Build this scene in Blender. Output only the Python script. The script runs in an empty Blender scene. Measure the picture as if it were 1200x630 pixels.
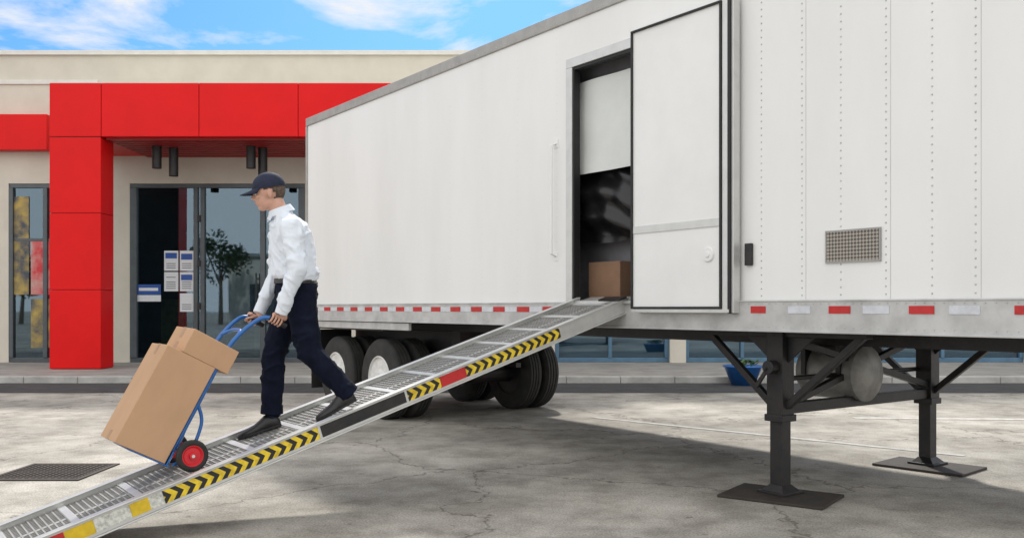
import bpy, bmesh, math, random
from mathutils import Vector, Matrix, Euler
from mathutils import noise as mno
random.seed(4)
sc = bpy.context.scene
R = math.radians

# ------------------------------------------------------------------ materials
def nd(nt, t, **k):
    n = nt.nodes.new(t)
    for a, b in k.items():
        setattr(n, a, b)
    return n

def pmat(name, col, rough=.5, metal=0., var=.12, scale=4., bump=0., bscale=60., col2=None, spec=.5, stretch=None, coat=0., ridged=False):
    m = bpy.data.materials.new(name); m.use_nodes = True
    nt = m.node_tree; L = nt.links.new
    b = nt.nodes['Principled BSDF']
    tc = nd(nt, 'ShaderNodeTexCoord'); mp = nd(nt, 'ShaderNodeMapping')
    L(tc.outputs['Object'], mp.inputs['Vector'])
    if stretch: mp.inputs['Scale'].default_value = stretch
    n = nd(nt, 'ShaderNodeTexNoise'); n.inputs['Scale'].default_value = scale; n.inputs['Detail'].default_value = 5; n.inputs['Roughness'].default_value = .6
    L(mp.outputs[0], n.inputs['Vector'])
    cr = nd(nt, 'ShaderNodeValToRGB')
    c2 = col2 if col2 else tuple(c * (1 - var * 2.2) for c in col)
    cr.color_ramp.elements[0].position = .3; cr.color_ramp.elements[1].position = .62
    cr.color_ramp.elements[0].color = (*c2, 1); cr.color_ramp.elements[1].color = (*col, 1)
    L(n.outputs[0], cr.inputs[0]); L(cr.outputs[0], b.inputs['Base Color'])
    b.inputs['Roughness'].default_value = rough; b.inputs['Metallic'].default_value = metal
    b.inputs['Specular IOR Level'].default_value = spec
    b.inputs['Coat Weight'].default_value = coat
    if bump:
        n2 = nd(nt, 'ShaderNodeTexNoise'); n2.inputs['Scale'].default_value = bscale; n2.inputs['Detail'].default_value = 3
        if ridged:
            n2.noise_type = 'RIDGED_MULTIFRACTAL'; n2.inputs['Distortion'].default_value = .6
        L(mp.outputs[0], n2.inputs['Vector'])
        bp = nd(nt, 'ShaderNodeBump'); bp.inputs['Strength'].default_value = bump; bp.inputs['Distance'].default_value = .01
        L(n2.outputs[0], bp.inputs['Height']); L(bp.outputs[0], b.inputs['Normal'])
    return m

M = {}
M['white'] = pmat('white_panel', (.84, .84, .83), .38, var=.03, scale=1.2, bump=.12, bscale=2.5, col2=(.78,.78,.765), stretch=(1,1,.3))
M['white2'] = pmat('white_door', (.84, .84, .83), .4, var=.03, scale=2)
M['alu'] = pmat('aluminium', (.66, .66, .64), .42, .6, var=.05, scale=8, bump=.1, bscale=40)
M['alud'] = pmat('aluminium_dull', (.42, .41, .39), .55, .5, var=.08, scale=6, bump=.15, bscale=30)
M['rail'] = pmat('painted_rail', (.58, .58, .57), .5, .25, var=.12, scale=5, bump=.1, bscale=20)
M['black'] = pmat('black_rubber', (.015, .015, .016), .6, var=.2, bump=.1)
M['gblack'] = pmat('black_steel', (.02, .02, .022), .45, .2, var=.2, col2=(.035,.03,.028), scale=9, bump=.2, bscale=60)
M['tyre'] = pmat('tyre_rubber', (.022, .022, .022), .85, var=.2, col2=(.04,.038,.035), scale=7, bump=.3, bscale=70)
M['hub'] = pmat('white_wheel', (.78, .78, .76), .45, .0, var=.1, col2=(.6,.58,.54), scale=12)
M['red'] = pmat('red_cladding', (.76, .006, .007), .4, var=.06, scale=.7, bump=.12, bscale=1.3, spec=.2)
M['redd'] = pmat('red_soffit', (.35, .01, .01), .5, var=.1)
M['beige'] = pmat('beige_render', (.66, .62, .53), .85, var=.05, scale=1.5, bump=.2, bscale=70)
M['beigel'] = pmat('light_coping', (.74, .73, .68), .7, var=.05)
M['frame'] = pmat('grey_window_frame', (.10, .115, .125), .4, .3, var=.1)
M['bframe'] = pmat('blue_window_frame', (.10, .2, .30), .4, .2, var=.1)
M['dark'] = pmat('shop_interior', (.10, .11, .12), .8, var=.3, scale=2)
M['redt'] = pmat('red_tape', (.55, .02, .02), .4, var=.1, scale=20)
M['whitet'] = pmat('white_tape', (.66, .68, .72), .4, var=.08, scale=20)
M['yel'] = pmat('yellow_tape', (.75, .52, .02), .5, var=.15, scale=14)
M['label'] = pmat('paper_label', (.72, .72, .66), .5, var=.25, scale=45)
M['card'] = pmat('cardboard', (.52, .32, .185), .85, var=.04, scale=3, bump=.12, bscale=12, stretch=(2,2,1))
M['cardd'] = pmat('packing_tape', (.40, .24, .13), .4, var=.1, scale=10)
M['blue'] = pmat('blue_tube_paint', (.015, .13, .42), .35, .1, var=.1, scale=12, coat=.3)
M['redw'] = pmat('red_wheel_hub', (.65, .02, .03), .4, var=.1)
M['skin'] = pmat('skin', (.60, .34, .25), .55, var=.08, scale=18, bump=.06, bscale=120)
M['hair'] = pmat('grey_brown_hair', (.13, .09, .065), .8, var=.3, scale=60, bump=.4, bscale=200)
M['navy'] = pmat('navy_cap', (.010, .016, .045), .8, var=.2, scale=20, bump=.2, bscale=250)
M['pants'] = pmat('navy_trousers', (.007, .010, .024), .9, var=.2, scale=12, bump=.9, bscale=5, stretch=(1.4,1.4,.55), spec=.15, ridged=True)
M['shirt'] = pmat('pale_blue_shirt', (.74, .79, .86), .75, var=.03, scale=6, bump=.9, bscale=4.5, stretch=(1.4,1.4,.8), ridged=True)
M['shoe'] = pmat('black_leather', (.013, .012, .012), .35, var=.2, scale=20)
M['eye'] = pmat('eye_white', (.75, .72, .7), .3, var=.02)
M['iris'] = pmat('iris', (.03, .03, .03), .2, var=.02)
M['lip'] = pmat('lips', (.42, .16, .13), .5, var=.05)
M['kerb'] = pmat('kerb_concrete', (.52, .51, .48), .85, var=.15, scale=3, bump=.3, bscale=40)
M['paving'] = pmat('sidewalk_paving', (.34, .325, .30), .85, var=.15, scale=2, bump=.3, bscale=40)
M['asphalt'] = pmat('asphalt', (.06, .06, .062), .9, var=.2, scale=3, bump=.5, bscale=120)
M['paint'] = pmat('worn_paint', (.60, .58, .55), .8, var=.3, scale=9, col2=(.36,.35,.32))
M['plate'] = pmat('rusty_plate', (.035, .03, .027), .7, .2, var=.2, col2=(.06,.045,.035), scale=6, bump=.3, bscale=40)
M['bag'] = pmat('black_plastic_wrap', (.012, .012, .013), .3, var=.1, bump=.5, bscale=3.5, ridged=True, stretch=(.7,1,1.6))
M['sheet'] = pmat('grey_dust_sheet', (.74, .76, .74), .7, var=.05, scale=2, bump=.3, bscale=5)
M['sheet2'] = pmat('dark_grey_sheet', (.22, .22, .24), .6, var=.2, scale=2, bump=.2, bscale=5)
M['ply'] = pmat('interior_lining', (.30, .30, .29), .7, var=.1)
M['goods_a'] = pmat('goods_yellow', (.5, .38, .05), .6, var=.5, scale=9, col2=(.2,.15,.1))
M['goods_b'] = pmat('goods_blue', (.08, .16, .4), .6, var=.5, scale=11, col2=(.4,.4,.42))
M['poster'] = pmat('red_poster', (.6, .03, .04), .5, var=.5, scale=2.5, col2=(.55,.45,.4))
M['poster2'] = pmat('dark_poster', (.06, .07, .09), .5, var=.5, scale=3, col2=(.5,.36,.08))
M['notice'] = pmat('white_notice', (.74, .76, .78), .5, var=.04, scale=22)
M['sticker'] = pmat('blue_sticker', (.03, .10, .38), .4, var=.1, scale=6)
M['tank'] = pmat('grey_tank', (.36, .35, .33), .5, .3, var=.2, scale=7, bump=.1, bscale=20)

def glass(name, tint=(.40, .52, .6), ref=.13):
    m = bpy.data.materials.new(name); m.use_nodes = True
    nt = m.node_tree; nt.nodes.clear(); L = nt.links.new
    o = nd(nt, 'ShaderNodeOutputMaterial'); mx = nd(nt, 'ShaderNodeMixShader')
    t = nd(nt, 'ShaderNodeBsdfTransparent'); t.inputs[0].default_value = (*tint, 1)
    g = nd(nt, 'ShaderNodeBsdfGlossy'); g.inputs['Roughness'].default_value = .015; g.inputs[0].default_value = (.62, .78, .88, 1)
    n = nd(nt, 'ShaderNodeTexNoise'); n.inputs['Scale'].default_value = .8
    bp = nd(nt, 'ShaderNodeBump'); bp.inputs['Strength'].default_value = .12; bp.inputs['Distance'].default_value = .05
    L(n.outputs[0], bp.inputs['Height']); L(bp.outputs[0], g.inputs['Normal'])
    mx.inputs[0].default_value = ref
    L(t.outputs[0], mx.inputs[1]); L(g.outputs[0], mx.inputs[2]); L(mx.outputs[0], o.inputs[0])
    return m
M['glass'] = glass('window_glass', ref=.17)

def chevron(name):
    m = bpy.data.materials.new(name); m.use_nodes = True
    nt = m.node_tree; L = nt.links.new; b = nt.nodes['Principled BSDF']
    tc = nd(nt, 'ShaderNodeTexCoord'); s = nd(nt, 'ShaderNodeSeparateXYZ'); L(tc.outputs['Object'], s.inputs[0])
    a = nd(nt, 'ShaderNodeMath', operation='ADD'); a.inputs[1].default_value = .028; L(s.outputs[2], a.inputs[0])
    ab = nd(nt, 'ShaderNodeMath', operation='ABSOLUTE'); L(a.outputs[0], ab.inputs[0])
    ad = nd(nt, 'ShaderNodeMath', operation='ADD'); L(ab.outputs[0], ad.inputs[0]); L(s.outputs[1], ad.inputs[1])
    mu = nd(nt, 'ShaderNodeMath', operation='MULTIPLY'); mu.inputs[1].default_value = 1 / .075; L(ad.outputs[0], mu.inputs[0])
    fr = nd(nt, 'ShaderNodeMath', operation='FRACT'); L(mu.outputs[0], fr.inputs[0])
    gt = nd(nt, 'ShaderNodeMath', operation='GREATER_THAN'); gt.inputs[1].default_value = .52; L(fr.outputs[0], gt.inputs[0])
    n = nd(nt, 'ShaderNodeTexNoise'); n.inputs['Scale'].default_value = 25; L(tc.outputs['Object'], n.inputs['Vector'])
    c = nd(nt, 'ShaderNodeValToRGB'); c.color_ramp.elements[0].color = (.55, .38, .02, 1); c.color_ramp.elements[1].color = (.85, .62, .03, 1)
    c.color_ramp.elements[0].position = .3; c.color_ramp.elements[1].position = .6
    L(n.outputs[0], c.inputs[0])
    mx = nd(nt, 'ShaderNodeMixRGB'); L(gt.outputs[0], mx.inputs[0]); L(c.outputs[0], mx.inputs[1]); mx.inputs[2].default_value = (.015, .015, .015, 1)
    L(mx.outputs[0], b.inputs['Base Color']); b.inputs['Roughness'].default_value = .5
    return m
M['chev'] = chevron('hazard_chevrons')

def diamond(name):
    m = bpy.data.materials.new(name); m.use_nodes = True
    nt = m.node_tree; L = nt.links.new; b = nt.nodes['Principled BSDF']
    tc = nd(nt, 'ShaderNodeTexCoord'); mp = nd(nt, 'ShaderNodeMapping'); mp.inputs['Rotation'].default_value = (0, R(45), 0)
    mp.inputs['Location'].default_value = (0, .009, 0)
    L(tc.outputs['Object'], mp.inputs[0])
    ck = nd(nt, 'ShaderNodeTexChecker'); ck.inputs['Scale'].default_value = 60
    ck.inputs['Color1'].default_value = (.10, .09, .08, 1); ck.inputs['Color2'].default_value = (.40, .36, .31, 1)
    L(mp.outputs[0], ck.inputs[0]); L(ck.outputs[0], b.inputs['Base Color']); b.inputs['Roughness'].default_value = .5
    b.inputs['Metallic'].default_value = .3
    return m
M['diamond'] = diamond('mesh_vent')

def ground_mat():
    m = bpy.data.materials.new('weathered_concrete'); m.use_nodes = True
    nt = m.node_tree; L = nt.links.new; b = nt.nodes['Principled BSDF']
    tc = nd(nt, 'ShaderNodeTexCoord')
    def noise(s, d=6, r=.6):
        n = nd(nt, 'ShaderNodeTexNoise'); n.inputs['Scale'].default_value = s; n.inputs['Detail'].default_value = d; n.inputs['Roughness'].default_value = r
        L(tc.outputs['Object'], n.inputs['Vector']); return n
    def ramp(src, p0, c0, p1, c1):
        c = nd(nt, 'ShaderNodeValToRGB'); c.color_ramp.elements[0].position = p0; c.color_ramp.elements[1].position = p1
        c.color_ramp.elements[0].color = (*c0, 1); c.color_ramp.elements[1].color = (*c1, 1); L(src, c.inputs[0]); return c
    def mul(a, bb, f=1.):
        x = nd(nt, 'ShaderNodeMixRGB', blend_type='MULTIPLY'); x.inputs[0].default_value = f; L(a, x.inputs[1]); L(bb, x.inputs[2]); return x
    base = ramp(noise(.45, 6, .65).outputs[0], .33, (.26, .242, .212), .62, (.56, .525, .465))
    mid = ramp(noise(2.3, 6, .7).outputs[0], .34, (.62, .61, .59), .58, (1, 1, 1))
    fine = ramp(noise(70, 2, .6).outputs[0], .34, (.66, .66, .66), .62, (1.1, 1.1, 1.1))
    spots = ramp(noise(9, 3, .5).outputs[0], .68, (1, 1, 1), .74, (.6, .58, .55))
    wn = noise(1.5, 4, .7)
    va = nd(nt, 'ShaderNodeVectorMath', operation='SCALE'); va.inputs['Scale'].default_value = .8; L(wn.outputs[1], va.inputs[0])
    vb = nd(nt, 'ShaderNodeVectorMath', operation='ADD'); L(tc.outputs['Object'], vb.inputs[0]); L(va.outputs[0], vb.inputs[1])
    vo = nd(nt, 'ShaderNodeTexVoronoi', feature='DISTANCE_TO_EDGE'); vo.inputs['Scale'].default_value = .38; L(vb.outputs[0], vo.inputs['Vector'])
    ck = ramp(vo.outputs['Distance'], .0015, (.3, .28, .26), .006, (1, 1, 1))
    x = mul(base.outputs[0], mid.outputs[0]); x = mul(x.outputs[0], fine.outputs[0]); x = mul(x.outputs[0], spots.outputs[0]); x = mul(x.outputs[0], ck.outputs[0], .8)
    L(x.outputs[0], b.inputs['Base Color']); b.inputs['Roughness'].default_value = .85
    bp = nd(nt, 'ShaderNodeBump'); bp.inputs['Strength'].default_value = .5; bp.inputs['Distance'].default_value = .01
    L(noise(90, 3, .6).outputs[0], bp.inputs['Height']); L(bp.outputs[0], b.inputs['Normal'])
    return m
M['ground'] = ground_mat()

# ------------------------------------------------------------------ mesh builder
class MB:
    def __init__(s): s.bm = bmesh.new()
    def box(s, x0, x1, y0, y1, z0, z1):
        v = [s.bm.verts.new(p) for p in ((x0,y0,z0),(x1,y0,z0),(x1,y1,z0),(x0,y1,z0),(x0,y0,z1),(x1,y0,z1),(x1,y1,z1),(x0,y1,z1))]
        for f in ((3,2,1,0),(4,5,6,7),(0,1,5,4),(1,2,6,5),(2,3,7,6),(3,0,4,7)): s.bm.faces.new([v[i] for i in f])
        return s
    def rings(s, rings, cap=True, close=False):
        vs = [[s.bm.verts.new(p) for p in r] for r in rings]
        n = len(vs[0])
        prs = list(zip(vs, vs[1:]))
        if close: prs.append((vs[-1], vs[0])); cap = False
        for a, b in prs:
            for i in range(n): s.bm.faces.new((a[i], a[(i+1)%n], b[(i+1)%n], b[i]))
        if cap:
            s.bm.faces.new(list(reversed(vs[0]))); s.bm.faces.new(vs[-1])
        return s
    def cyl(s, p0, p1, r0, r1=None, n=16):
        r1 = r0 if r1 is None else r1
        p0 = Vector(p0); p1 = Vector(p1); d = (p1-p0).normalized()
        u = d.orthogonal().normalized(); w = d.cross(u)
        return s.rings([[p + (u*math.cos(2*math.pi*i/n)+w*math.sin(2*math.pi*i/n))*r for i in range(n)] for p, r in ((p0,r0),(p1,r1))])
    def bar(s, p0, p1, w, h, up=(0,0,1)):
        p0 = Vector(p0); p1 = Vector(p1); d = (p1-p0).normalized(); up = Vector(up)
        a = d.cross(up).normalized(); b = a.cross(d)
        return s.rings([[p + a*(i*w/2) + b*(j*h/2) for i, j in ((-1,-1),(1,-1),(1,1),(-1,1))] for p in (p0, p1)])
    def sph(s, c, r, n=16, m=10, rot=None):
        if not hasattr(r, '__len__'): r = (r,r,r)
        mt = Matrix.Translation(c)
        if rot is not None: mt = mt @ rot.to_4x4()
        bmesh.ops.create_uvsphere(s.bm, u_segments=n, v_segments=m, radius=1, matrix=mt @ Matrix.Diagonal((*r,1)))
        return s
    def chain(s, pts, n=14):
        for (p, r), (q, t) in zip(pts, pts[1:]):
            s.cyl(p, q, r, t, n)
        for p, r in pts: s.sph(p, r, n, 8)
        return s
    def tube(s, pts, r, n=12, sub=6):
        P = [Vector(p) for p in pts]
        if sub > 1:
            Q = []
            for i in range(len(P)-1):
                a = P[max(i-1,0)]; b = P[i]; c = P[i+1]; d = P[min(i+2,len(P)-1)]
                for k in range(sub):
                    t = k/sub
                    Q.append(.5*((2*b)+(c-a)*t+(2*a-5*b+4*c-d)*t*t+(3*b-a-3*c+d)*t**3))
            Q.append(P[-1]); P = Q
        rs = []; u = None
        for i, p in enumerate(P):
            d = (P[min(i+1,len(P)-1)]-P[max(i-1,0)]).normalized()
            if u is None: u = d.orthogonal().normalized()
            u = (u - d*u.dot(d)).normalized(); w = d.cross(u)
            rs.append([p+(u*math.cos(2*math.pi*k/n)+w*math.sin(2*math.pi*k/n))*r for k in range(n)])
        return s.rings(rs)
    def lathe(s, prof, axis='x', c=(0,0,0), n=40, close=False):
        c = Vector(c); rs = []
        for r, h in prof:
            ring = []
            for i in range(n):
                a = 2*math.pi*i/n
                ring.append(c + (Vector((h, r*math.cos(a), r*math.sin(a))) if axis == 'x' else Vector((r*math.cos(a), h, r*math.sin(a))) if axis == 'y' else Vector((r*math.cos(a), r*math.sin(a), h))))
            rs.append(ring)
        return s.rings(rs, close=close)
    def done(s, name, mat, parent=None, smooth=False, bevel=0, remesh=0, smoothit=0, disp=None, sub=0, solid=0, autos=False):
        bmesh.ops.recalc_face_normals(s.bm, faces=s.bm.faces)
        me = bpy.data.meshes.new(name); s.bm.to_mesh(me); s.bm.free()
        o = bpy.data.objects.new(name, me); sc.collection.objects.link(o)
        me.materials.append(M[mat] if isinstance(mat, str) else mat)
        if parent: o.parent = parent
        if smooth:
            for p in me.polygons: p.use_smooth = True
            if autos:
                me.set_sharp_from_angle(angle=R(35))
        if solid:
            k = o.modifiers.new('s', 'SOLIDIFY'); k.thickness = solid
        if bevel:
            k = o.modifiers.new('b', 'BEVEL'); k.width = bevel; k.segments = 2; k.limit_method = 'ANGLE'
        if remesh:
            k = o.modifiers.new('r', 'REMESH'); k.mode = 'VOXEL'; k.voxel_size = remesh; k.use_smooth_shade = True
        if smoothit:
            k = o.modifiers.new('sm', 'SMOOTH'); k.iterations = smoothit; k.factor = .5
        if disp:
            for j, (st, size) in enumerate(disp):
                t = bpy.data.textures.new(name+'_d%d' % j, 'CLOUDS'); t.noise_scale = size; t.noise_depth = 2
                k = o.modifiers.new('d%d' % j, 'DISPLACE'); k.texture = t; k.strength = st; k.mid_level = .5
        if sub:
            k = o.modifiers.new('ss', 'SUBSURF'); k.levels = sub; k.render_levels = sub
        return o

def folds(o, amp, sc_, rot=(0,0,0), seed=0., fine=.3):
    """turn the modifier result into a mesh and press cloth creases into it"""
    bpy.context.view_layer.update()
    dg_ = bpy.context.evaluated_depsgraph_get()
    me = bpy.data.meshes.new_from_object(o.evaluated_get(dg_))
    o.modifiers.clear(); old = o.data; o.data = me; bpy.data.meshes.remove(old)
    rm = Euler(rot).to_matrix(); off = Vector((seed, seed*.7, seed*1.3))
    new = []
    for v in me.vertices:
        p = rm @ v.co
        q = Vector((p.x*sc_[0], p.y*sc_[1], p.z*sc_[2])) + off
        q += mno.noise_vector(q*.6)*.5
        a = max(0., 1-abs(mno.noise(q))*3.2)**1.6
        b = max(0., 1-abs(mno.noise(q*2.1+off))*3.2)**1.6
        g_ = .55+.9*max(0, mno.noise(v.co*5+off)+.25)
        new.append(v.co + v.normal*(amp*g_*(a + fine*b - .35)))
    for v, c in zip(me.vertices, new): v.co = c
    for p in me.polygons: p.use_smooth = True
    me.update()

def empty(name, loc=(0,0,0), mat=None):
    e = bpy.data.objects.new(name, None); sc.collection.objects.link(e)
    if mat is not None: e.matrix_world = mat
    else: e.location = loc
    return e

# ------------------------------------------------------------------ ground
g = MB(); v = [g.bm.verts.new(p) for p in ((-300,-300,0),(300,-300,0),(300,400,0),(-300,400,0))]; g.bm.faces.new(v)
g.done('ground', 'ground')
g = MB(); v = [g.bm.verts.new(p) for p in ((-60,14.6,.004),(60,14.6,.004),(60,16.55,.004),(-60,16.55,.004))]; g.bm.faces.new(v)
g.done('asphalt_road', 'asphalt')
sw = empty('sidewalk')
g = MB(); x = -40
while x < 40:
    g.box(x+.004, x+.996, 16.5, 16.65, -.02, .125); x += 1
g.done('kerb', 'kerb', sw, bevel=.012)
g = MB(); g.box(-40, 40, 16.65, 21.2, -.02, .115); g.done('slabs', 'paving', sw)
g = MB(); v = [g.bm.verts.new(p) for p in ((1.0,11.3,.004),(1.07,11.37,.004),(4.27,8.42,.004),(4.2,8.35,.004))]; g.bm.faces.new(v)
v = [g.bm.verts.new(p) for p in ((4.3,11.2,.004),(4.3,11.35,.004),(12,10.85,.004),(12,10.6,.004))]; g.bm.faces.new(v)
g.done('painted_line', 'paint')
dg = empty('drain_grate', (-3.85, 7.55, 0))
g = MB(); g.box(-.36,.36,-.36,.36,-.02,.003); g.done('pit', 'black', dg)
g = MB()
for i in range(13): g.box(-.33, .33, -.33+i*.054, -.33+i*.054+.02, -.01, .009)
for i in range(13): g.box(-.33+i*.053, -.33+i*.053+.016, -.33, .33, -.01, .0075)
g.box(-.38,.38,-.38,-.34,-.01,.011).box(-.38,.38,.34,.38,-.01,.011).box(-.38,-.34,-.34,.34,-.01,.011).box(.34,.38,-.34,.34,-.01,.011)
g.done('bars', 'plate', dg)

# ------------------------------------------------------------------ building
B = empty('retail_building', (0, 21, 0))
def bb(name, mat, boxes, bevel=0, **k):
    g = MB()
    for b in boxes: g.box(b[0], b[1], b[2]-21, b[3]-21, b[4], b[5])
    return g.done(name, mat, B, bevel=bevel, **k)
WX0, WX1 = -30, 30
bb('wall', 'beige', [
    (WX0, WX1, 21, 21.3, 4.3, 7.3),
    (-9.61, -8.96, 21, 21.3, .1, 4.3), (-4.85, -3.2, 21, 21.3, .1, 4.3),
    (-12.6, -11.8, 21, 21.3, .1, 4.3),
    (.6, 1.0, 20.9, 21.3, .1, 4.3), (3.68, 4.05, 20.85, 21.3, .1, 4.3), (7.9, 8.3, 20.9, 21.3, .1, 4.3), (12, 12.4, 20.9, 21.3, .1, 4.3), (16, 16.4, 20.9, 21.3, .1, 4.3), (20, 30, 21, 21.3, .1, 4.3),
    (-30, -17, 21, 21.3, .1, 4.3)])
bb('roof_coping', 'beigel', [(WX0, WX1, 20.93, 21.4, 7.3, 7.4), (WX0, -9.7, 20.96, 21.0, 6.62, 6.72)])
bb('side_walls', 'beige', [(WX0, WX0+.3, 21.3, 34, .0, 7.3), (WX1-.3, WX1, 21.3, 34, 0, 7.3), (WX0, WX1, 34, 34.3, 0, 7.3)])
bb('roof', 'paving', [(WX0+.3, WX1-.3, 21.4, 34, 7.0, 7.1)])
g = []
px = [-9.61, -8.53, -6.5, -4.44, -2.4, -.35, 1.7]
gap = .012
for a, b in zip(px, px[1:]): g.append((a+gap/2, b-gap/2, 18.6, 20.99, 4.94, 6.05))
zz = [.12, 1.76, 3.35, 4.925]
for a, b in zip(zz, zz[1:]): g.append((-9.604, -8.536, 18.6, 19.2, a+gap/2, b-gap/2))
bb('red_portal', 'red', g, bevel=.01)
bb('added_column_back', 'frame', [(-9.59, -8.55, 19.203, 19.22, .13, 4.9)])  # unseen grey back, added to keep the sunlit red out of the glass reflection
bb('added_portal_cover', 'beige', [(-9.6, 1.69, 18.64, 20.98, 6.052, 6.07)])  # unseen top cover, added to cut red bounce light on the wall above
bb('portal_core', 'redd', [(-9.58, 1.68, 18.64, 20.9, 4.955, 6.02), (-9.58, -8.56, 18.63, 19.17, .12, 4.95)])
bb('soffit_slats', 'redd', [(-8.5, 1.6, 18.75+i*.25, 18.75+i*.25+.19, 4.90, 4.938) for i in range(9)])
bb('red_band', 'red', [(WX0, -10.75, 20.7, 20.99, 5.04, 5.86)], bevel=.01)
g = MB()
for x, y, z in ((-7.73, 19.5, 4.42), (-7.44, 19.7, 4.28), (-5.68, 19.5, 4.42), (-5.48, 19.7, 4.28), (-3.4,19.5,4.42), (-3.2,19.7,4.28)):
    g.cyl((x, y-21, z), (x, y-21, 4.93), .1, .1, 20)
g.done('spot_lamps', 'gblack', B, smooth=True, autos=True)
def shop(name, x0, x1, mull, fm='frame', z1=4.3, trans=None):
    b = [(x0, x1, 21.02, 21.12, .115, .22), (x0, x1, 21.02, 21.12, z1-.1, z1-.003)]
    for m, w in mull: b.append((m-w/2, m+w/2, 21.0, 21.14, .22, z1-.1))
    if trans: b.append((x0, x1, 21.04, 21.10, trans, trans+.07))
    bb(name+'_frame', fm, b, bevel=.008)
    bb(name+'_glass', 'glass', [(x0+.01, x1-.01, 21.065, 21.075, .2, z1-.05)])
shop('entrance', -8.96, -4.85, [(-8.88,.16), (-7.42,.1), (-7.26,.1), (-5.85,.12), (-4.93,.16)])
shop('left_window', -11.8, -9.61, [(-11.75,.1),(-10.95,.1),(-9.66,.1)], trans=2.95)
shop('far_left_window', -17, -12.6, [(-16.95,.1),(-14.8,.08),(-12.65,.1)], trans=2.95)
shop('right_window_a', -3.2, .6, [(-3.15,.1),(-1.3,.08),(.55,.1)], 'bframe', trans=.75)
shop('right_window_b', 1.0, 3.68, [(1.05,.1),(2.3,.08),(3.63,.1)], 'bframe', trans=.75)
shop('right_window_c', 4.05, 7.9, [(4.1,.1),(5.4,.08),(6.6,.08),(7.85,.1)], 'bframe', trans=.75)
shop('right_window_d', 8.3, 12, [(8.35,.1),(10.1,.08),(11.95,.1)], 'bframe', trans=.75)
shop('right_window_e', 12.4, 16, [(12.45,.1),(14.1,.08),(15.95,.1)], 'bframe', trans=.75)
shop('right_window_f', 16.4, 20, [(16.45,.1),(18.1,.08),(19.95,.1)], 'bframe', trans=.75)
g = MB()
for z in (1.35, 2.35, 3.4): g.box(-7.36, -7.30, -.05, 0, z, z+.16)
g.cyl((-5.97, -.09, 1.0), (-5.97, -.09, 2.2), .02); g.box(-5.98,-5.96,-.09,.03,1.1,1.13); g.box(-5.98,-5.96,-.09,.03,2.05,2.08)
g.done('door_ironmongery', 'gblack', B)
def pane(name, mat, l):
    bb(name, mat, [(a, c, 21.045, 21.055, d, b) for a, b, c, d in l])
pane('notices', 'notice', [(-8.17,2.73,-7.84,2.26),(-7.80,2.73,-7.48,2.26),(-8.17,2.23,-7.84,1.78),(-7.80,2.23,-7.48,1.78),(-7.80,1.73,-7.48,1.30)])
bb('notice_print', 'frame', [(a, a+.22, 21.042, 21.0445, z, z+.015) for a in (-8.12, -7.75) for z in (2.32,2.37,2.42,1.84,1.89,1.94,1.99,2.1)] + [(-7.75, -7.53, 21.042, 21.0445, z, z+.015) for z in (1.36,1.41,1.46)])
bb('stickers', 'sticker', [(-8.82,-8.25,21.040,21.050,1.70,1.94),(-8.14,-7.87,21.039,21.0435,2.55,2.68),(-7.77,-7.51,21.039,21.0435,2.52,2.66),(-7.77,-7.51,21.039,21.0435,2.04,2.17)])
pane('sticker_base', 'notice', [(-8.82,1.69,-8.25,1.54)])
bb('sticker_print', 'notice', [(-8.76,-8.31,21.036,21.0395,1.79,1.86)])
pane('poster_upper', 'poster', [(-11.3,2.95,-10.86,1.70)]); pane('poster_lower', 'poster2', [(-11.3,1.6,-10.86,.45)])
pane('poster_side', 'poster2', [(-11.7,4.0,-11.35,1.7)])
bb('interior_floor', 'paving', [(-29.6, 29.6, 21.3, 33.9, .02, .1)])
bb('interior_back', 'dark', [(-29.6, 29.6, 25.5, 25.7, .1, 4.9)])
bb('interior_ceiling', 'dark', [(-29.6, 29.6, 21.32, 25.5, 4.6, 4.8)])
bb('shelf_goods', 'goods_a', [(-8.5, -7.95, 21.7, 22.3, .1, 1.6), (-6.9,-6.2,24,24.6,.1,2.0), (-11.5,-10.4,22,22.5,.1,1.3)])
bb('shelf_goods_b', 'goods_b', [(-7.8, -7.5, 23, 23.6, .1, 1.9), (-6.1,-5.2,24,24.6,.1,1.7), (1.6,3,23,24,.1,1.2),(5,7,23,24,.1,1.4)])
bb('window_blinds', 'beigel', [(4.2, 7.8, 21.25, 21.27, .2, 1.2), (1.1,3.6,21.25,21.27,.2,1.1), (8.4,11.9,21.25,21.27,.2,1.1)])

pl = empty('planter', (4.15, 16.1, 0))
MB().lathe([(.02,0),(.2,0),(.33,.32),(.36,.34),(.34,.36),(.28,.33),(.02,.3)], 'z').done('bowl', M['blue'], pl, smooth=True)
g = MB()
for i in range(60):
    a = random.uniform(0, 6.28); r = random.uniform(0,.24); h = random.uniform(.34,.42)
    p = Vector((r*math.cos(a), r*math.sin(a), h)); q = p + Vector((random.uniform(-.1,.1), random.uniform(-.1,.1), .05))
    g.bar(p, q, .04, .004)
g.done('leaves', pmat('leaf_green', (.06,.12,.04), .6), pl)

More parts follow.
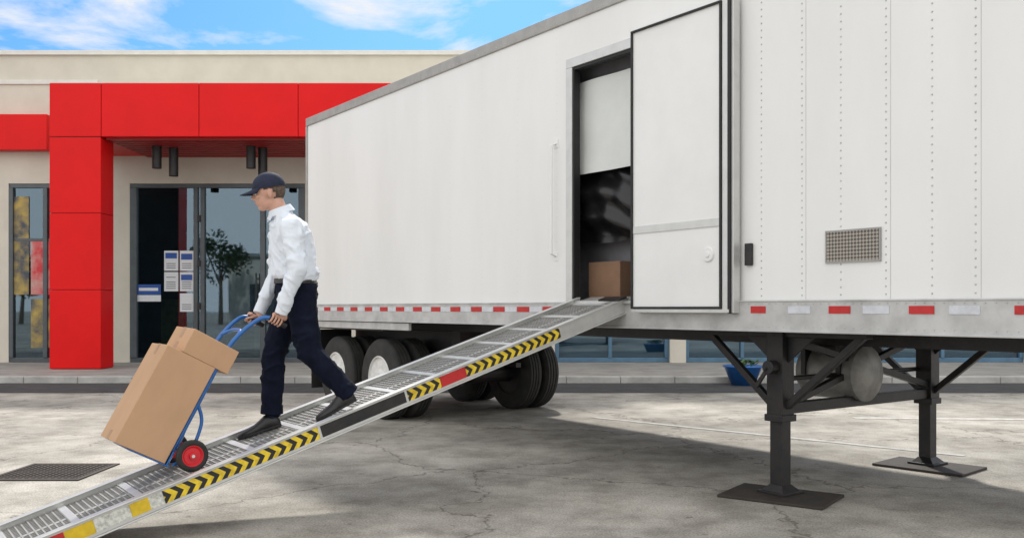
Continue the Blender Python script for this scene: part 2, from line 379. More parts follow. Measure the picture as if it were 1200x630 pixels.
# invented trees and building behind the viewer, added for the shop glass to reflect
rnd = random.Random(9)
TRW = empty('added_tree_row', (0, -34, 0))
g = MB(); lf = MB()
for k in range(15):
    cx = -42 + k*6 + rnd.uniform(-1.5,1.5); cy = rnd.uniform(-3,3); h = rnd.uniform(5.5,9)
    g.cyl((cx,cy,0),(cx+.1,cy,h*.55),.22,.12,8)
    for b in range(4):
        a = rnd.uniform(0,6.28); g.cyl((cx,cy,h*.4),(cx+1.3*math.cos(a),cy+1.3*math.sin(a),h*.75),.09,.04,6)
    cl = [(cx+rnd.uniform(-1.6,1.6), cy+rnd.uniform(-1.4,1.4), h*rnd.uniform(.5,.92), rnd.uniform(.7,1.4)) for _ in range(10)]
    for c in cl:
        for _ in range(80):
            d = Vector((rnd.gauss(0,1),rnd.gauss(0,1),rnd.gauss(0,1))).normalized()*c[3]*rnd.uniform(.5,1.05)
            p = Vector(c[:3])+d; u = Vector((rnd.gauss(0,1),rnd.gauss(0,1),rnd.gauss(0,1))).normalized(); w_ = u.orthogonal().normalized(); q = .22
            lf.bm.faces.new([lf.bm.verts.new(p+u*q), lf.bm.verts.new(p+w_*q*.6), lf.bm.verts.new(p-u*q), lf.bm.verts.new(p-w_*q*.6)])
g.done('trunks', pmat('bark', (.12,.09,.06), .9), TRW); lf.done('foliage', pmat('tree_foliage', (.075,.11,.035), .7, col2=(.03,.055,.02), scale=1.2), TRW)
WHB = empty('added_warehouse', (-14, -48, 0))
MB().box(-12,12,-8,8,0,6).done('walls', 'beige', WHB); MB().box(-12.3,12.3,-8.3,8.3,6,6.3).done('roof', 'alud', WHB)
g = MB()
for k in range(5): g.box(-10+k*4.2,-7+k*4.2,8.0,8.05,0,3.6)
g.done('roller_doors', 'frame', WHB)

# ------------------------------------------------------------------ trailer
ROT = Matrix.Rotation(R(-53.49), 4, 'Z')
S = Vector((.778, 7.793, 0))
T = empty('semi_trailer', mat=Matrix.Translation(S) @ ROT)
XR, XF = -6.23, 4.3
DL, DR, DT = -.374, .473, 3.55
g = MB()
g.box(XR, -.45, 0, .05, 1.43, 3.99).box(.55, XF, 0, .05, 1.43, 3.99).box(-.45, .55, 0, .05, 3.62, 3.99)
g.box(XR, XF, 2.55, 2.6, 1.43, 3.99).box(XF-.05, XF, .05, 2.55, 1.43, 3.99)
g.box(XR, XR+.05, .05, 2.55, 1.43, 3.99)
g.done('box_walls', 'white', T)
g = MB(); g.box(XR+.01, XF-.01, .01, 2.59, 4.02, 4.06); g.done('roof', 'white2', T)
g = MB(); g.box(XR-.01, XF+.01, -.018, .06, 3.97, 4.085).box(XR-.01, XF+.01, 2.54, 2.618, 3.97, 4.085).box(XR-.012, XR+.03, .06, 2.54, 3.97, 4.083)
g.box(XR-.014, XR+.035, -.02, .05, 1.2, 3.968)
g.done('roof_rail', 'alud', T, bevel=.008)
g = MB(); g.box(XR, XF, -.03, -.004, 1.215, 1.435).box(XR, XF, 2.604, 2.63, 1.215, 1.435)
g.box(XR, XF, -.036, -.03, 1.425, 1.437).box(XR, XF, -.05, -.03, 1.213, 1.228)
g.box(XR-.05, XR-.001, -.03, 2.63, 1.1, 1.435)
g.done('side_rail', 'rail', T, bevel=.003)
g = MB(); g.box(XR+.05, XF-.05, .0, 2.6, 1.36, 1.42); g.done('floor', 'ply', T)
g = MB()
x = XR+.2
while x < XF: g.box(x, x+.05, 0, 2.6, 1.24, 1.355); x += .3
g.box(XR+.1, XF-.6, .7, .82, 1.1, 1.235).box(XR+.1, XF-.6, 1.78, 1.9, 1.1, 1.235)
g.box(-6.1, -3.5, .7, .82, .8, 1.095).box(-6.1, -3.5, 1.78, 1.9, .8, 1.095)
g.box(XR, -4.0, .02, .10, 1.1, 1.21)
g.done('chassis_beams', 'gblack', T)
g = MB(); g.box(XR, -3.3, -.025, .015, 1.12, 1.205); g.done('lower_skirt', 'rail', T, bevel=.004)
g = MB(); g.box(XR+.06, XF-.06, 2.5, 2.54, 1.43, 3.96).box(XR+.06,-.46,.06,.07,1.43,3.96).box(.56,XF-.06,.06,.07,1.43,3.96)
g.box(XR+.06, XF-.06, .06, 2.54, 3.97, 3.99)
g.done('lining', 'ply', T)
g = MB(); g.box(-.45, DL, -.022, .08, 1.435, DT).box(DR, .55, -.022, .08, 1.435, DT).box(-.45, .55, -.022, .08, DT, 3.62)
g.box(-.47, -.45, -.01, 0, 1.435, 3.64).box(-.45, .57, -.01, 0, 3.62, 3.64)
g.done('door_frame', 'alu', T, bevel=.004)
g = MB(); g.box(DL, DL+.02, -.01, .06, 1.435, DT-.02).box(DL, DR, -.01, .06, DT-.025, DT-.001); g.done('door_seal', 'black', T)
g = MB(); g.box(DL, DR, -.06, .1, 1.4205, 1.445); g.done('threshold', 'alu', T)
g = MB(); g.box(.49, 1.50, -.105, -.04, 1.345, 3.66); g.done('door_leaf', 'white2', T, bevel=.006)
g = MB()
def ring(g, x0, x1, z0, z1, w, y0, y1):
    g.box(x0, x1, y0, y1, z0, z0+w).box(x0, x1, y0, y1, z1-w, z1).box(x0, x0+w, y0, y1, z0+w, z1-w).box(x1-w, x1, y0, y1, z0+w, z1-w)
ring(g, .484, 1.43, 1.375, 3.64, .018, -.122, -.106)
g.box(1.485, 1.51, -.115, -.03, 1.34, 3.665)
g.done('door_gasket', 'black', T, bevel=.003)
g = MB(); g.box(.504, 1.41, -.113, -.1055, 1.985, 2.045); g.box(1.435, 1.483, -.112, -.1055, 1.36, 3.65); g.box(1.51,1.53,-.1,-.03,1.345,3.66)
g.box(.49, 1.5, -.118, -.1055, 1.347, 1.372)
for z in (1.6, 2.5, 3.4): g.box(.44, .50, -.06, -.023, z, z+.12)
g.done('door_trims', 'alu', T, bevel=.002)
g = MB(); g.lathe([(.001,-.125),(.02,-.125),(.025,-.118),(.05,-.118),(.058,-.106),(.001,-.1055)], 'y', (1.30,0,1.78), 24)
g.done('door_latch', 'white2', T, smooth=True, autos=True)
g = MB(); g.tube([(-.62,0,2.9),(-.62,-.06,2.88),(-.62,-.06,1.88),(-.62,0,1.86)], .013, sub=1)
g.box(-.65,-.59,-.006,0,2.86,2.94).box(-.65,-.59,-.006,0,1.82,1.90)
g.done('grab_handle', 'white2', T, smooth=True, autos=True)
tr = MB(); tw = MB(); x = XR+.05; k = 0
while x < -.55:
    (tr if k % 2 else tw).box(x, x+.19, -.034, -.0305, 1.345, 1.395); x += .2; k += 1
for x in (2.27, 2.83, 3.45): tr.box(x, x+.16, -.034, -.0305, 1.345, 1.395)
for x in (1.95, 2.52, 3.08, 3.75): tw.box(x, x+.18, -.034, -.0305, 1.345, 1.395)
tr.box(1.63,1.76,-.034,-.0305,1.345,1.395)
tr.done('red_reflectors', 'redt', T); tw.done('white_reflectors', 'whitet', T)
g = MB()
def riv(x, z, r=.0055, y=0., h=.004): g.cyl((x, y, z), (x, y-h, z), r, r*.55, 6)
rows = [1.70, 2.04, 2.34, 2.66, 2.96, 3.22, 3.5, 3.8, 4.1]
for x in rows:
    z = 1.47
    while z < 3.95: riv(x, z, .007, h=.005); z += .05
for x in [-6.1+i*.61 for i in range(10)]:
    z = 1.47
    while z < 3.95: riv(x, z, .003, h=.0015); z += .075
x = XR+.04
while x < XF: riv(x, 1.412, .0045, -.036); riv(x, 1.25, .0045, -.03); x += .06
x = XR+.04
while x < XF: riv(x, 4.0, .005, -.018); x += .08
for x in [3.9+.05*i for i in range(8)]: riv(x, 1.33, .006, -.03)
g.done('rivets', M['rail'], T)
g = MB()
for x in rows[1::2]: g.box(x+.03, x+.033, -.0015, 0, 1.44, 3.96)
g.done('panel_seams', 'rail', T)
g = MB(); g.box(2.24, 2.62, -.012, -.001, 1.69, 1.885); g.done('mesh_vent', 'diamond', T)
g = MB(); ring(g, 2.23, 2.63, 1.68, 1.895, .010, -.014, -.001); g.done('vent_frame', 'alud', T)
g = MB(); g.box(1.57, 1.63, -.03, -.001, 1.69, 1.85); g.done('side_marker', 'gblack', T, bevel=.005)
# cargo
def sheet(g, x0, x1, z0, z1, y, amp, fx, fz, nx=40, nz=20, ph=0):
    vs = [[g.bm.verts.new((x0+(x1-x0)*i/nx, y + amp*math.sin(fx*i/nx*6.28+ph+1.5*math.sin(j*fz/nz)) + amp*.6*math.sin(j*fz/nz*3+i*.2), z0+(z1-z0)*j/nz)) for i in range(nx+1)] for j in range(nz+1)]
    for j in range(nz):
        for i in range(nx): g.bm.faces.new((vs[j][i], vs[j][i+1], vs[j+1][i+1], vs[j+1][i]))
g = MB(); sheet(g, -1.5, .45, 2.60, 3.44, .13, .006, 3, 4); g.done('hanging_sheet', 'sheet', T, smooth=True)
g = MB(); sheet(g, -1.6, .45, 3.42, 3.9, .24, .004, 1, 1); g.done('header_panel', 'sheet2', T, smooth=True)
g = MB(); sheet(g, -1.9, .45, 1.43, 2.15, .42, .012, 4, 3); g.done('lower_sheet', 'sheet2', T, smooth=True)
g = MB(); vs = []
for j_ in range(41):
    row = []
    for i_ in range(61):
        u_ = i_/60; t_ = j_/40; x_ = -1.6+2.05*u_; z_ = 2.0+.68*t_
        sag = .05*math.sin(u_*7+1)+.03*math.sin(u_*15)
        f_ = math.sin((z_+sag)*26+1.6*math.sin(x_*3))
        y_ = .27 - .10*math.sin(math.pi*t_) + .035*f_*(1-.4*t_) + .012*math.sin(x_*24+z_*9)
        row.append(g.bm.verts.new((x_, y_, z_ + (sag*.6 if j_ == 0 else 0))))
    vs.append(row)
for a_, b_ in zip(vs, vs[1:]):
    for i_ in range(60): g.bm.faces.new((a_[i_], a_[i_+1], b_[i_+1], b_[i_]))
g.done('gathered_black_plastic', 'bag', T, smooth=True)
g = MB(); g.box(-.42, .0, .22, .40, 1.422, 1.80); g.done('cargo_carton', pmat('dull_cardboard', (.26,.15,.09), .85, var=.08), T, bevel=.006)
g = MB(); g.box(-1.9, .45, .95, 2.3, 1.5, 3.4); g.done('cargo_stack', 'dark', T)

def wheel(x, y0, out):
    w = MB(); W = .24; s = out
    prof = [(.29, .06), (.29, 0), (.33, .0), (.43, -.012), (.475, .01), (.497, .03)]
    for k in range(4):
        h = .04+k*.045
        prof += [(.502, h), (.502, h+.03), (.488, h+.033), (.488, h+.042)]
    prof += [(.497, W-.03), (.475, W-.01), (.43, W+.012), (.33, W), (.29, W), (.29, W-.06)]
    prof = [(r, y0 + (h if s < 0 else W-h)) for r, h in prof]
    w.lathe(prof, 'y', (x, 0, .5), 48, close=True)
    w.done('tyre', 'tyre', T, smooth=True, autos=True)
def hub(x, y, s):
    q = -s
    w = MB()
    w.lathe([(.292, y+q*.02), (.292, y), (.275, y+q*-.008), (.268, y+q*.01), (.255, y+q*.05), (.20, y+q*.10), (.14, y+q*.095), (.13, y+q*.02), (.10, y+q*.0), (.09, y-q*.03), (.0005, y-q*.032)], 'y', (x,0,.5), 40)
    w.done('wheel_rim', 'hub', T, smooth=True, autos=True)
    w = MB()
    for i in range(10):
        a = i*.628; w.cyl((x+.165*math.cos(a), y+q*.11, .5+.165*math.sin(a)), (x+.165*math.cos(a), y+q*.065, .5+.165*math.sin(a)), .016, n=6)
        a += .3; w.cyl((x+.232*math.cos(a), y+q*.08, .5+.232*math.sin(a)), (x+.232*math.cos(a), y+q*.058, .5+.232*math.sin(a)), .02, n=10)
    w.done('wheel_nuts', 'gblack', T)
for x in (-4.15, -5.38):
    wheel(x, .04, -1); wheel(x, .34, -1); hub(x, .045, -1)
    wheel(x, 2.02, 1); wheel(x, 2.32, 1); hub(x, 2.555, 1)
    MB().cyl((x,.17,.5),(x,2.43,.5),.12).lathe([(.28,.30),(.28,.56),(.1,.56),(.1,.30)],'y',(x,0,.5),close=True).lathe([(.28,2.04),(.28,2.3),(.1,2.3),(.1,2.04)],'y',(x,0,.5),close=True).box(x-.1,x+.1,.7,.85,.5,.8).box(x-.1,x+.1,1.75,1.9,.5,.8).box(x-.5,x+.5,.72,.8,.6,.66).box(x-.5,x+.5,1.8,1.88,.6,.66).done('axle', 'gblack', T)
MB().box(-6.15,-6.13,.03,.65,.25,1.08).box(-6.15,-6.13,1.95,2.57,.25,1.08).done('mud_flaps', 'black', T)
g = MB()
for y in (.27, 2.33):
    x = 1.66
    g.box(x-.07, x+.07, y-.07, y+.07, .55, 1.23)
    g.box(x-.053, x+.053, y-.053, y+.053, .08, .56)
    g.box(x-.082, x+.082, y-.082, y+.082, .55, .6)
    g.box(x-.7, x+.72, y-.04, y+.04, 1.17, 1.23)
    g.bar((x-.06,y,.66),(x-.68,y,1.19),.05,.05); g.bar((x+.06,y,.66),(x+.68,y,1.19),.05,.05)
    for sx in (-1, 1):
        g.rings([[(x+sx*.07,yy,1.17),(x+sx*.07,yy,.98),(x+sx*.3,yy,1.17)] for yy in (y-.006,y+.006)])
g.box(1.62, 1.70, .34, 2.26, .60, .68)
g.bar((1.66,.34,.66),(1.66,2.26,1.15),.05,.05); g.bar((1.68,2.26,.72),(1.68,.34,1.15),.05,.05)
g.cyl((1.60,.34,.85),(1.60,2.26,.85),.02)
g.cyl((1.66,.2,.95),(1.66,.12,.95),.05); g.bar((1.66,.13,.95),(1.55,.13,.8),.02,.03)
g.done('landing_gear', 'gblack', T, bevel=.004)
g = MB()
for y in (.27, 2.33):
    g.box(1.54,1.78,y-.12,y+.12,.022,.04); g.rings([[(1.66+a*.1,y+b*.1,.04) for a,b in ((-1,-1),(1,-1),(1,1),(-1,1))],[(1.66+a*.055,y+b*.055,.085) for a,b in ((-1,-1),(1,-1),(1,1),(-1,1))]])
g.done('landing_feet', 'gblack', T, bevel=.003)
for i, y in enumerate((.27, 2.33)):
    p = empty('ground_plate', mat=Matrix.Translation(S) @ ROT @ Matrix.Translation((1.70, y-.05, 0)) @ Matrix.Rotation(R(18-12*i),4,'Z'))
    MB().box(-.38,.38,-.27,.27,.001,.021).done('steel_sheet', 'plate', p, bevel=.004)
g = MB(); g.lathe([(.001,-.31),(.1,-.305),(.19,-.28),(.215,-.24),(.215,.22),(.222,.225),(.222,.25),(.20,.27),(.1,.30),(.001,.305)], 'x', (1.50, 1.25, .86), 36)
g.done('air_tank', 'tank', T, smooth=True, autos=True)
MB().box(1.30,1.34,1.02,1.48,.84,1.23).box(1.62,1.66,1.02,1.48,.84,1.23).done('tank_straps', 'gblack', T)

# ------------------------------------------------------------------ ramp
TH = math.atan(1.43/4.7); LR = 4.93
RM = Matrix.Translation((S.x, S.y, 1.44)) @ ROT @ Matrix.Rotation(TH, 4, 'X')
RP = empty('loading_ramp', mat=RM)
g = MB()
for sx in (-1, 1):
    o, i = .325*sx, .30*sx
    a, b = min(o,i), max(o,i)
    g.box(a, b, -LR, .02, -.085, .025)
    f0, f1 = (sx*.285, sx*.34) if sx > 0 else (sx*.34, sx*.285)
    g.box(f0, f1, -LR, .02, .0255, .034)
    g.box(f0, f1, -LR, .02, -.095, -.0855)
g.done('side_rails', 'alu', RP, bevel=.003)
g = MB(); y = -.06
while y > -LR+.05: g.box(-.299, .299, y-.045, y, -.04, .004); y -= .36
g.box(-.299,.299,-LR,-LR+.08,-.04,.003)
g.box(-.012,.012,-LR+.08,-.06,-.045,-.004)
g.done('cross_rungs', 'alu', RP, bevel=.003)
g = MB(); y = -.08
while y > -LR+.06: g.box(-.298, .298, y-.009, y, -.02, -.001); y -= .035
for i in range(17): x = -.28+i*.035; g.box(x-.0035, x+.0035, -LR+.02, -.02, -.018, -.003)
g.done('deck_grating', 'alud', RP)
MB().box(-.30,.30,-LR+.02,-.02,-.06,-.052).done('deck_tray', pmat('dirty_tray', (.16,.16,.16), .7, .2), RP)
g = MB(); g.rings([[(x,-.03,-.03),(x,.16,-.02),(x,.16,-.005),(x,-.03,.006)] for x in (-.31,.31)]); g.done('top_lip', 'alu', RP)
g = MB(); g.box(.10,.36,-.12,-.03,.036,.05); g.done('hook', 'gblack', RP)
def strip(nm, mat, l, x0=.3255, x1=.329):
    g = MB()
    for a, b in l: g.box(x0, x1, -b, -a, -.066, .012)
    g.done(nm, mat, RP)
strip('chevron_tape', 'chev', [(.78,1.71),(1.94,2.22),(2.92,3.945)])
strip('red_tape', 'redt', [(1.712,1.938),(4.50,4.68)])
strip('warning_label', 'label', [(3.95,4.03),(4.14,4.34)])
strip('yellow_tape', 'yel', [(4.03,4.138),(4.342,4.498),(4.682,4.9)])
strip('joint_plate', 'gblack', [(2.24,2.90)], .3255, .3275)

# ------------------------------------------------------------------ hand truck
C = S + Vector((-.804,-.595,0))*3.55 + Vector((.595,-.804,0))*(-.05); C.z = .467
HM = Matrix.Translation(C) @ ROT @ Matrix.Rotation(R(-28.5), 4, 'X')
H = empty('hand_truck', mat=HM)
g = MB()
for sx in (-1, 1):
    g.tube([(sx*.14,-.1,-.11),(sx*.14,-.1,.3),(sx*.14,-.1,.62),(sx*.155,-.085,.78),(sx*.185,-.03,.93),(sx*.2,.03,.985),(sx*.2,.15,.99)], .0145)
    g.tube([(sx*.14,-.1,.30),(sx*.14,-.02,.2),(sx*.14,.0,.0),(sx*.14,-.06,-.1)], .011)
for z in (.02,.22,.42,.62): g.tube([(-.14,-.1,z),(0,-.085,z),(.14,-.1,z)], .010, sub=3)
g.tube([(-.155,-.085,.79),(-.08,-.06,.84),(.08,-.06,.84),(.155,-.085,.79)], .012)
g.cyl((-.2,0,0),(.2,0,0),.01)
g.box(-.018,.018,-.11,-.098,-.1,.62)
g.done('frame', 'blue', H, smooth=True, autos=True)
g = MB(); g.box(-.18,.18,-.36,-.085,-.118,-.11).box(-.18,.18,-.11,-.1,-.118,-.02); g.done('toe_plate', 'blue', H, bevel=.002)
g = MB()
for sx in (-1,1): g.cyl((sx*.2,.03,.987),(sx*.2,.158,.99),.018,n=16)
g.done('grips', 'black', H, smooth=True, autos=True)
for sx in (-1,1):
    g = MB(); x = sx*.205
    g.lathe([(.06,x-.018),(.085,x-.022),(.097,x-.014),(.1,x),(.097,x+.014),(.085,x+.022),(.06,x+.018)], 'x', n=36, close=True); g.done('tyre', 'tyre', H, smooth=True)
    g = MB(); g.lathe([(.001,x-.02),(.02,x-.02),(.022,x-.006),(.05,x-.006),(.062,x-.020),(.066,x-.020),(.066,x+.020),(.062,x+.020),(.05,x+.006),(.022,x+.006),(.02,x+.024),(.001,x+.024)], 'x', n=30); g.done('wheel_hub', 'redw', H, smooth=True, autos=True)
    g = MB(); g.cyl((x+.024*sx,0,0),(x+.03*sx,0,0),.01); g.done('axle_cap', 'alu', H)
def carton(name, loc, dims, rz=0):
    e = empty(name, mat=HM @ Matrix.Translation(loc) @ Matrix.Rotation(R(rz),4,'Z'))
    a, b, c = dims
    MB().box(-a/2,a/2,-b/2,b/2,0,c).done('carton_body', 'card', e, bevel=.004)
    g = MB(); g.box(-.024,.024,-b/2-.0012,b/2+.0012,c-.07,c+.0012) ; g.box(-.024,.024,-b/2-.0011,b/2+.0011,-.0011,.06)
    g.done('packing_tape', 'cardd', e)
    g = MB(); g.box(-.0015,.0015,-b/2,b/2,c+.0013,c+.0018)
    g.done('flap_seam', 'plate', e)
    return e
carton('cardboard_box', (0,-.285,-.108), (.36,.33,.65), 0)
carton('cardboard_box', (.01,-.20,.5435), (.32,.33,.16), 4)

# ------------------------------------------------------------------ delivery man
G = Vector((-1.487, 6.117, 0))
MM = Matrix.Translation(G) @ Matrix.Rotation(math.atan2(-.37,-.93), 4, 'Z')
MAN = empty('delivery_man', mat=MM)
def deck(f, l): return .583 - .2946*f - .0779*l
def ell(f, l, z, rd, rw, n=24, tilt=0.):
    return [(f+rd*math.cos(2*math.pi*i/n), l+rw*math.sin(2*math.pi*i/n), z - tilt*rd*math.cos(2*math.pi*i/n)) for i in range(n)]
nearS, nearE, nearW = (.045,.178,1.915), (.02,.255,1.625), (.105,.215,1.375)
farS, farE, farW = (.07,-.178,1.915), (.085,-.255,1.62), (.20,-.205,1.375)
g = MB()
g.rings([ell(*r) for r in ((-.01,0,1.55,.122,.165),(-.005,0,1.595,.152,.188),(.0,0,1.64,.156,.188),(.004,0,1.70,.150,.182),(.01,0,1.77,.148,.184),(.022,0,1.86,.142,.192),(.035,0,1.93,.124,.182),(.05,0,1.985,.100,.140),(.072,0,2.015,.078,.090),(.088,0,2.04,.064,.068))])
for s_, e_, w_ in ((nearS,nearE,nearW),(farS,farE,farW)):
    s_, e_, w_ = map(Vector, (s_, e_, w_))
    g.chain([(s_, .076), (s_.lerp(e_, .5), .068), (e_, .060), (e_.lerp(w_, .5), .054), (w_, .043)])
folds(g.done('shirt', 'shirt', MAN, remesh=.008, smoothit=6, disp=[(.014,.13)], smooth=True), .017, (7,7,13), (.5,.75,.2), 3.1)
g = MB()
g.rings([ell(.084,0,2.0,.078,.078,28,.3), ell(.097,0,2.058,.066,.065,28,.40), ell(.097,0,2.062,.071,.070,28,.40), ell(.084,0,2.018,.090,.088,28,.38)], cap=False)
for sg in (-1,1):
    g.rings([[(.150,sg*.012,2.028),(.172,sg*.004,1.985),(.166,sg*.055,1.965),(.145,sg*.06,2.01)],[(.156,sg*.012,2.033),(.179,sg*.004,1.987),(.173,sg*.055,1.967),(.151,sg*.06,2.015)]])
g.done('collar', 'shirt', MAN, smooth=True, autos=True)
g = MB()
for w_, e_ in ((nearW,nearE),(farW,farE)):
    w_, e_ = Vector(w_), Vector(e_); d = (w_-e_).normalized()
    g.cyl(w_-d*.03, w_+d*.035, .044, .041, 20)
g.done('cuffs', 'shirt', MAN, smooth=True, bevel=.004, autos=True)
hn, kn, an = (-.02,.088,1.47), (-.085,.10,1.085), (-.325,.105,.825)
hf, kf, af = (-.0,-.088,1.47), (.125,-.10,1.055), (.135,-.105,.70)
g = MB()
g.rings([ell(*r) for r in ((-.008,0,1.585,.128,.166),(-.015,0,1.52,.136,.174),(-.02,0,1.45,.14,.178),(-.015,0,1.39,.12,.165))])
for h_, k_, a_ in ((hn,kn,an),(hf,kf,af)):
    h_, k_, a_ = map(Vector, (h_, k_, a_))
    g.chain([(h_, .104), (h_.lerp(k_, .45), .100), (k_, .080), (k_.lerp(a_, .5), .076), (a_, .072)])
folds(g.done('trousers', 'pants', MAN, remesh=.008, smoothit=6, disp=[(.014,.13)], smooth=True), .015, (8,8,8), (.3,.5,0), 7.7)
g = MB(); g.rings([ell(-.008,0,1.548,.142,.183,32), ell(-.008,0,1.583,.141,.182,32)]); g.done('belt', 'shoe', MAN, smooth=True, autos=True)
g = MB(); g.box(.03,.10,.155,.19,1.44,1.55); g.done('phone_pouch', 'shoe', MAN, bevel=.01)
g = MB()
for a_, d_ in ((an, Vector((-.42,0,-.5))), (af, Vector((.03,0,-1)))):
    a_ = Vector(a_); d_.normalize(); g.cyl(a_-d_*.02, a_+d_*.045, .073, .077, 22)
g.done('trouser_hems', 'pants', MAN, smooth=True, autos=True, bevel=.006)
def shoe(f, l, z, pitch, yaw=0):
    fr = Matrix.Translation((f,l,z)) @ Matrix.Rotation(R(yaw),4,'Z') @ Matrix.Rotation(R(pitch),4,'Y')
    rr = [(-.005,.022,.052),(.01,.034,.085),(.05,.04,.105),(.09,.039,.10),(.13,.041,.078),(.17,.047,.06),(.215,.050,.05),(.255,.044,.042),(.285,.028,.032),(.297,.010,.02)]
    g = MB(); rings = []
    for x, w, h in rr:
        ring = []
        for i in range(16):
            a = 2*math.pi*i/16; cy, cz = math.cos(a), math.sin(a)
            zz = .012 + (h-.012)*max(0, cz)**.8 if cz > 0 else .012 + cz*.006
            ring.append(fr @ Vector((x, w*(abs(cy)**.7)*(1 if cy>0 else -1), zz)))
        rings.append(ring)
    g.rings(rings); g.done('shoe', 'shoe', MAN, smooth=True)
    g = MB(); rings = []
    for x, w, h in rr:
        w += .003
        rings.append([fr @ Vector(p) for p in ((x,-w,0),(x,w,0),(x,w,.016),(x,-w,.016))])
    g.rings(rings); g.done('shoe_sole', 'black', MAN, bevel=.002)
    g = MB(); g.chain([(fr @ Vector((.045,0,.07)), .036), (fr @ Vector((.035,0,.16)), .038)]); g.done('sock', 'navy', MAN, smooth=True)
shoe(.075, -.105, deck(.075,-.105)+.004, 16.4, -4)
shoe(-.40, .105, deck(-.40,.105)+.055, 26, 4)

gax = Vector((-.851,-.225,-.477)).normalized(); lat = Vector((-.256,.968,0)).normalized(); hup = Vector((-.461,-.122,.879)).normalized()
def hand(c, o, wrist, nm):
    c = Vector(c); wrist = Vector(wrist)
    def pt(th, r, t): a = R(th); return c - gax*t + (hup*math.cos(a)+o*math.sin(a))*r
    g = MB()
    for t in (-.030,-.010,.010,.030):
        g.chain([(pt(-12,.034,t-.006), .0125), (pt(28,.036,t), .0125)], 10)
    g.chain([(wrist, .028), (pt(-5,.045,-.045), .024), (pt(5,.036,-.02), .017)], 12)
    g.done(nm+'_palm', 'skin', MAN, remesh=.004, smoothit=4, smooth=True)
    g = MB()
    for t, l0 in ((-.033,215),(-.011,245),(.011,250),(.033,235)):
        r = .0085 if t > -.03 else .0075
        ks = [20, 70, 130, 185, l0]
        g.chain([(pt(k, .031 - (.002*i), t), r*(1-.06*i)) for i, k in enumerate(ks)], 8)
    g.chain([(pt(-30,.036,-.01), .0115), (pt(-62,.033,.012), .010), (pt(-95,.029,.034), .0085), (pt(-125,.026,.045), .0075)], 8)
    g.done(nm+'_fingers', 'skin', MAN, remesh=.003, smoothit=2, smooth=True)
hand((.150,.197,1.30), lat, nearW, 'left_hand')
hand((.262,-.190,1.30), -lat, farW, 'right_hand')

HM2 = Matrix.Translation((.172,0,2.158)) @ Matrix.Rotation(R(12),4,'Y') @ Matrix.Rotation(R(-10),4,'Z')
HD = empty('head'); HD.parent = MAN; HD.matrix_local = HM2
g = MB()
g.sph((-.012,0,.025), (.101,.079,.098), 24, 16)
g.sph((.03,0,-.035), (.066,.060,.078), 20, 12)
g.sph((.052,0,-.088), (.034,.036,.026)); g.sph((.0,.0,-.062), (.066,.060,.048))
g.sph((.080,0,.022), (.018,.05,.014))
g.chain([((.086,0,.016),.009),((.098,0,-.006),.0105),((.108,0,-.022),.012)], 10)
g.sph((.094,.011,-.026), (.012,.008,.008)); g.sph((.094,-.011,-.026), (.012,.008,.008))
g.sph((.086,0,-.056), (.014,.024,.012))
g.sph((.062,.034,-.018), (.026,.024,.022)); g.sph((.062,-.034,-.018), (.026,.024,.022))
for s_ in (-1,1):
    g.sph((-.012,s_*.080,-.008), (.017,.009,.030)); g.sph((-.010,s_*.076,-.034), (.010,.006,.011))
g.chain([((-.028,0,-.055),.059),((-.050,0,-.155),.057)], 18)
g.done('face', 'skin', HD, remesh=.0045, smoothit=3, smooth=True)
g = MB(); g.sph((.0945,0,-.051), (.006,.019,.004)); g.sph((.0935,0,-.060), (.006,.017,.0045)); g.done('mouth', 'lip', HD, smooth=True)
g = MB()
for s_ in (-1,1): g.sph((.078,s_*.030,.002), (.011,.0125,.0075))
g.done('eyes', 'eye', HD, smooth=True)
g = MB()
for s_ in (-1,1): g.sph((.0865,s_*.030,.002), (.004,.005,.005))
g.done('irises', 'iris', HD, smooth=True)
g = MB()
for s_ in (-1,1): g.chain([((.090,s_*.016,.020),.003),((.088,s_*.032,.026),.004),((.078,s_*.050,.021),.003)], 8)
g.done('eyebrows', 'hair', HD, smooth=True)
g = MB(); g.sph((-.016,0,.018), (.102,.0815,.098), 32, 24)
bmesh.ops.delete(g.bm, geom=[v for v in g.bm.verts if v.co.z < -.062 or v.co.x > .038 - max(0,(.01-v.co.z))*1.1 or (abs(v.co.y) > .066 and v.co.z < .008 and v.co.x > -.035)], context='VERTS')
g.done('hair', 'hair', HD, smooth=True, solid=.004)
g = MB(); g.sph((-.012,0,.040), (.110,.089,.098), 32, 24)
bmesh.ops.delete(g.bm, geom=[v for v in g.bm.verts if v.co.z < .034], context='VERTS')
g.done('cap_crown', 'navy', HD, smooth=True, solid=.004)
MB().rings([[(-.012+.1115*math.cos(a*math.pi/16),.0905*math.sin(a*math.pi/16),z) for a in range(32)] for z in (.030,.050)]).done('cap_band', 'navy', HD, smooth=True, autos=True)
MB().sph((-.012,0,.139), .007).done('cap_button', 'navy', HD, smooth=True)
g = MB(); rows_ = []
for j in range(6):
    t = j/5; row = []
    for i in range(17):
        a = R(-62+124*i/16)
        x = -.012 + (.108+ .078*t*math.cos(a*.9))*math.cos(a) + .012*t; y = (.088-.006*t)*math.sin(a)
        z = .040 - .022*t - .020*(abs(math.sin(a))**2)*t
        row.append(g.bm.verts.new((x,y,z)))
    rows_.append(row)
for a, b in zip(rows_, rows_[1:]):
    for i in range(16): g.bm.faces.new((a[i],a[i+1],b[i+1],b[i]))
g.done('cap_bill', 'navy', HD, smooth=True, solid=.004)

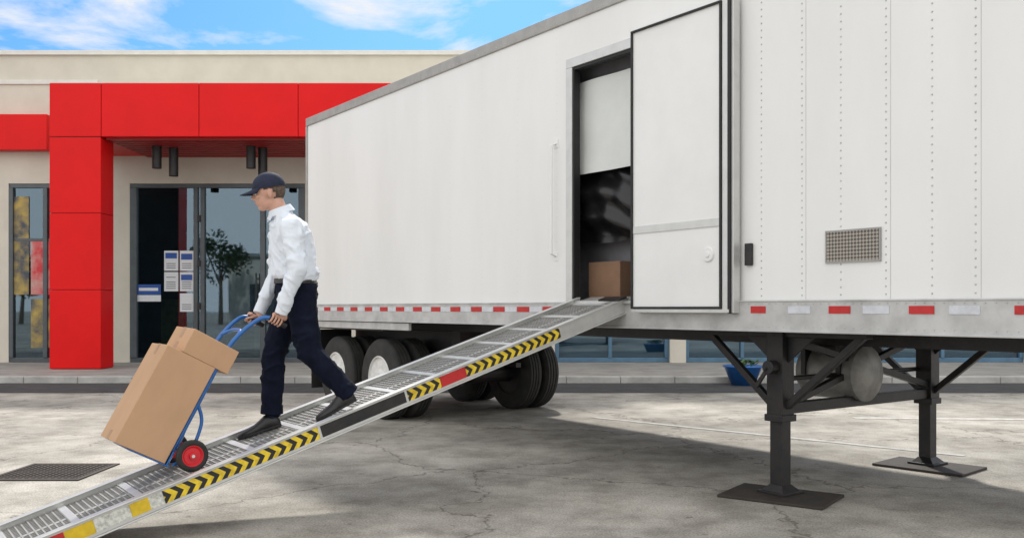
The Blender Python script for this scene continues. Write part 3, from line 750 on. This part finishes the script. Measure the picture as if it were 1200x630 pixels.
# ------------------------------------------------------------------ sky and sun
EL = R(43.5); AZ = 0.0
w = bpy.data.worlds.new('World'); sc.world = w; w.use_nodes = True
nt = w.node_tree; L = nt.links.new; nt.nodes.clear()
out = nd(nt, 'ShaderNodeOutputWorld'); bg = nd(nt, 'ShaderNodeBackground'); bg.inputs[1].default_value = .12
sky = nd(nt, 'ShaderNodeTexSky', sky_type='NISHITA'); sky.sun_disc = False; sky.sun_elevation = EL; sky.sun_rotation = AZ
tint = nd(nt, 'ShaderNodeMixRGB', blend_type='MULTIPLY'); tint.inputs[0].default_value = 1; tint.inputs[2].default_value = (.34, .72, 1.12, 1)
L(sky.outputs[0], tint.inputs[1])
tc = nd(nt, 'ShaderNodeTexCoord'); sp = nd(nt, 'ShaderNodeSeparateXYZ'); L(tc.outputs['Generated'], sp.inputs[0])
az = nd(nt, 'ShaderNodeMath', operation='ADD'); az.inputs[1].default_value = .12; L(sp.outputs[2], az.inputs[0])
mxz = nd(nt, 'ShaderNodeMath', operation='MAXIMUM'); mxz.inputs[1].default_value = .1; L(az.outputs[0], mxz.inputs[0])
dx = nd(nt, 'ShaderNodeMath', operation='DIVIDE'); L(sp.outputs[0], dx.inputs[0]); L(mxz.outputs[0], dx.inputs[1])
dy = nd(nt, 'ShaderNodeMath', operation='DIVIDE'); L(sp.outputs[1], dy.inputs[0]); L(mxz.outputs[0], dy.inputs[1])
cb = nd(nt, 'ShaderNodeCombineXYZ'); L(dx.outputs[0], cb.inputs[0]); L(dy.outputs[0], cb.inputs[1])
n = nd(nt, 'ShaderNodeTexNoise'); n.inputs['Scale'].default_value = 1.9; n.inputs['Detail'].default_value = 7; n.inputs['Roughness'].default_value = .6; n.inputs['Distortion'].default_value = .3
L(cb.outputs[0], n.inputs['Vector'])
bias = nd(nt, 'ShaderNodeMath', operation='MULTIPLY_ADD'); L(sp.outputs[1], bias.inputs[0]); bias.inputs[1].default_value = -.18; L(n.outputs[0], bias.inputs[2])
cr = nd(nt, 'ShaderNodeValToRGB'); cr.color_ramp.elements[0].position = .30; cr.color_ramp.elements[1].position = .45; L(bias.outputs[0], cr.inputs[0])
cc = nd(nt, 'ShaderNodeMixRGB'); cc.inputs[1].default_value = (12, 12, 12, 1); cc.inputs[2].default_value = (7.4, 7.6, 7.9, 1)  # clouds made brighter behind the camera as added fill light
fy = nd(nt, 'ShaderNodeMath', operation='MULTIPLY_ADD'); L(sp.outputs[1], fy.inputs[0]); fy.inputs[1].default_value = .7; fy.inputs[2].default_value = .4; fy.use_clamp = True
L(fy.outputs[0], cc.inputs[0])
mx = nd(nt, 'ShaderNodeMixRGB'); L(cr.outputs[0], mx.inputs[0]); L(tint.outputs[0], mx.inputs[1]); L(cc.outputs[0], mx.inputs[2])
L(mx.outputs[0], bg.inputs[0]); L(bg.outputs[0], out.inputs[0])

sl = bpy.data.lights.new('sun', 'SUN'); sl.energy = 3.4; sl.angle = R(4.0); sl.color = (1, .95, .87)
so = bpy.data.objects.new('sun', sl); sc.collection.objects.link(so)
sd = Vector((math.sin(AZ)*math.cos(EL), math.cos(AZ)*math.cos(EL), math.sin(EL)))
so.rotation_euler = (-sd).to_track_quat('-Z', 'Y').to_euler(); so.location = (0, 30, 30)

# ------------------------------------------------------------------ camera
cam = bpy.data.cameras.new('camera'); co = bpy.data.objects.new('camera', cam); sc.collection.objects.link(co)
co.location = (0, 0, 1.38); co.rotation_euler = (R(90), 0, 0)
cam.sensor_width = 36; cam.lens = 31.5; cam.shift_y = 46/1200; cam.clip_end = 2000; cam.clip_start = .05
sc.camera = co
sc.view_settings.view_transform = 'Standard'; sc.view_settings.look = 'None'; sc.view_settings.exposure = 0
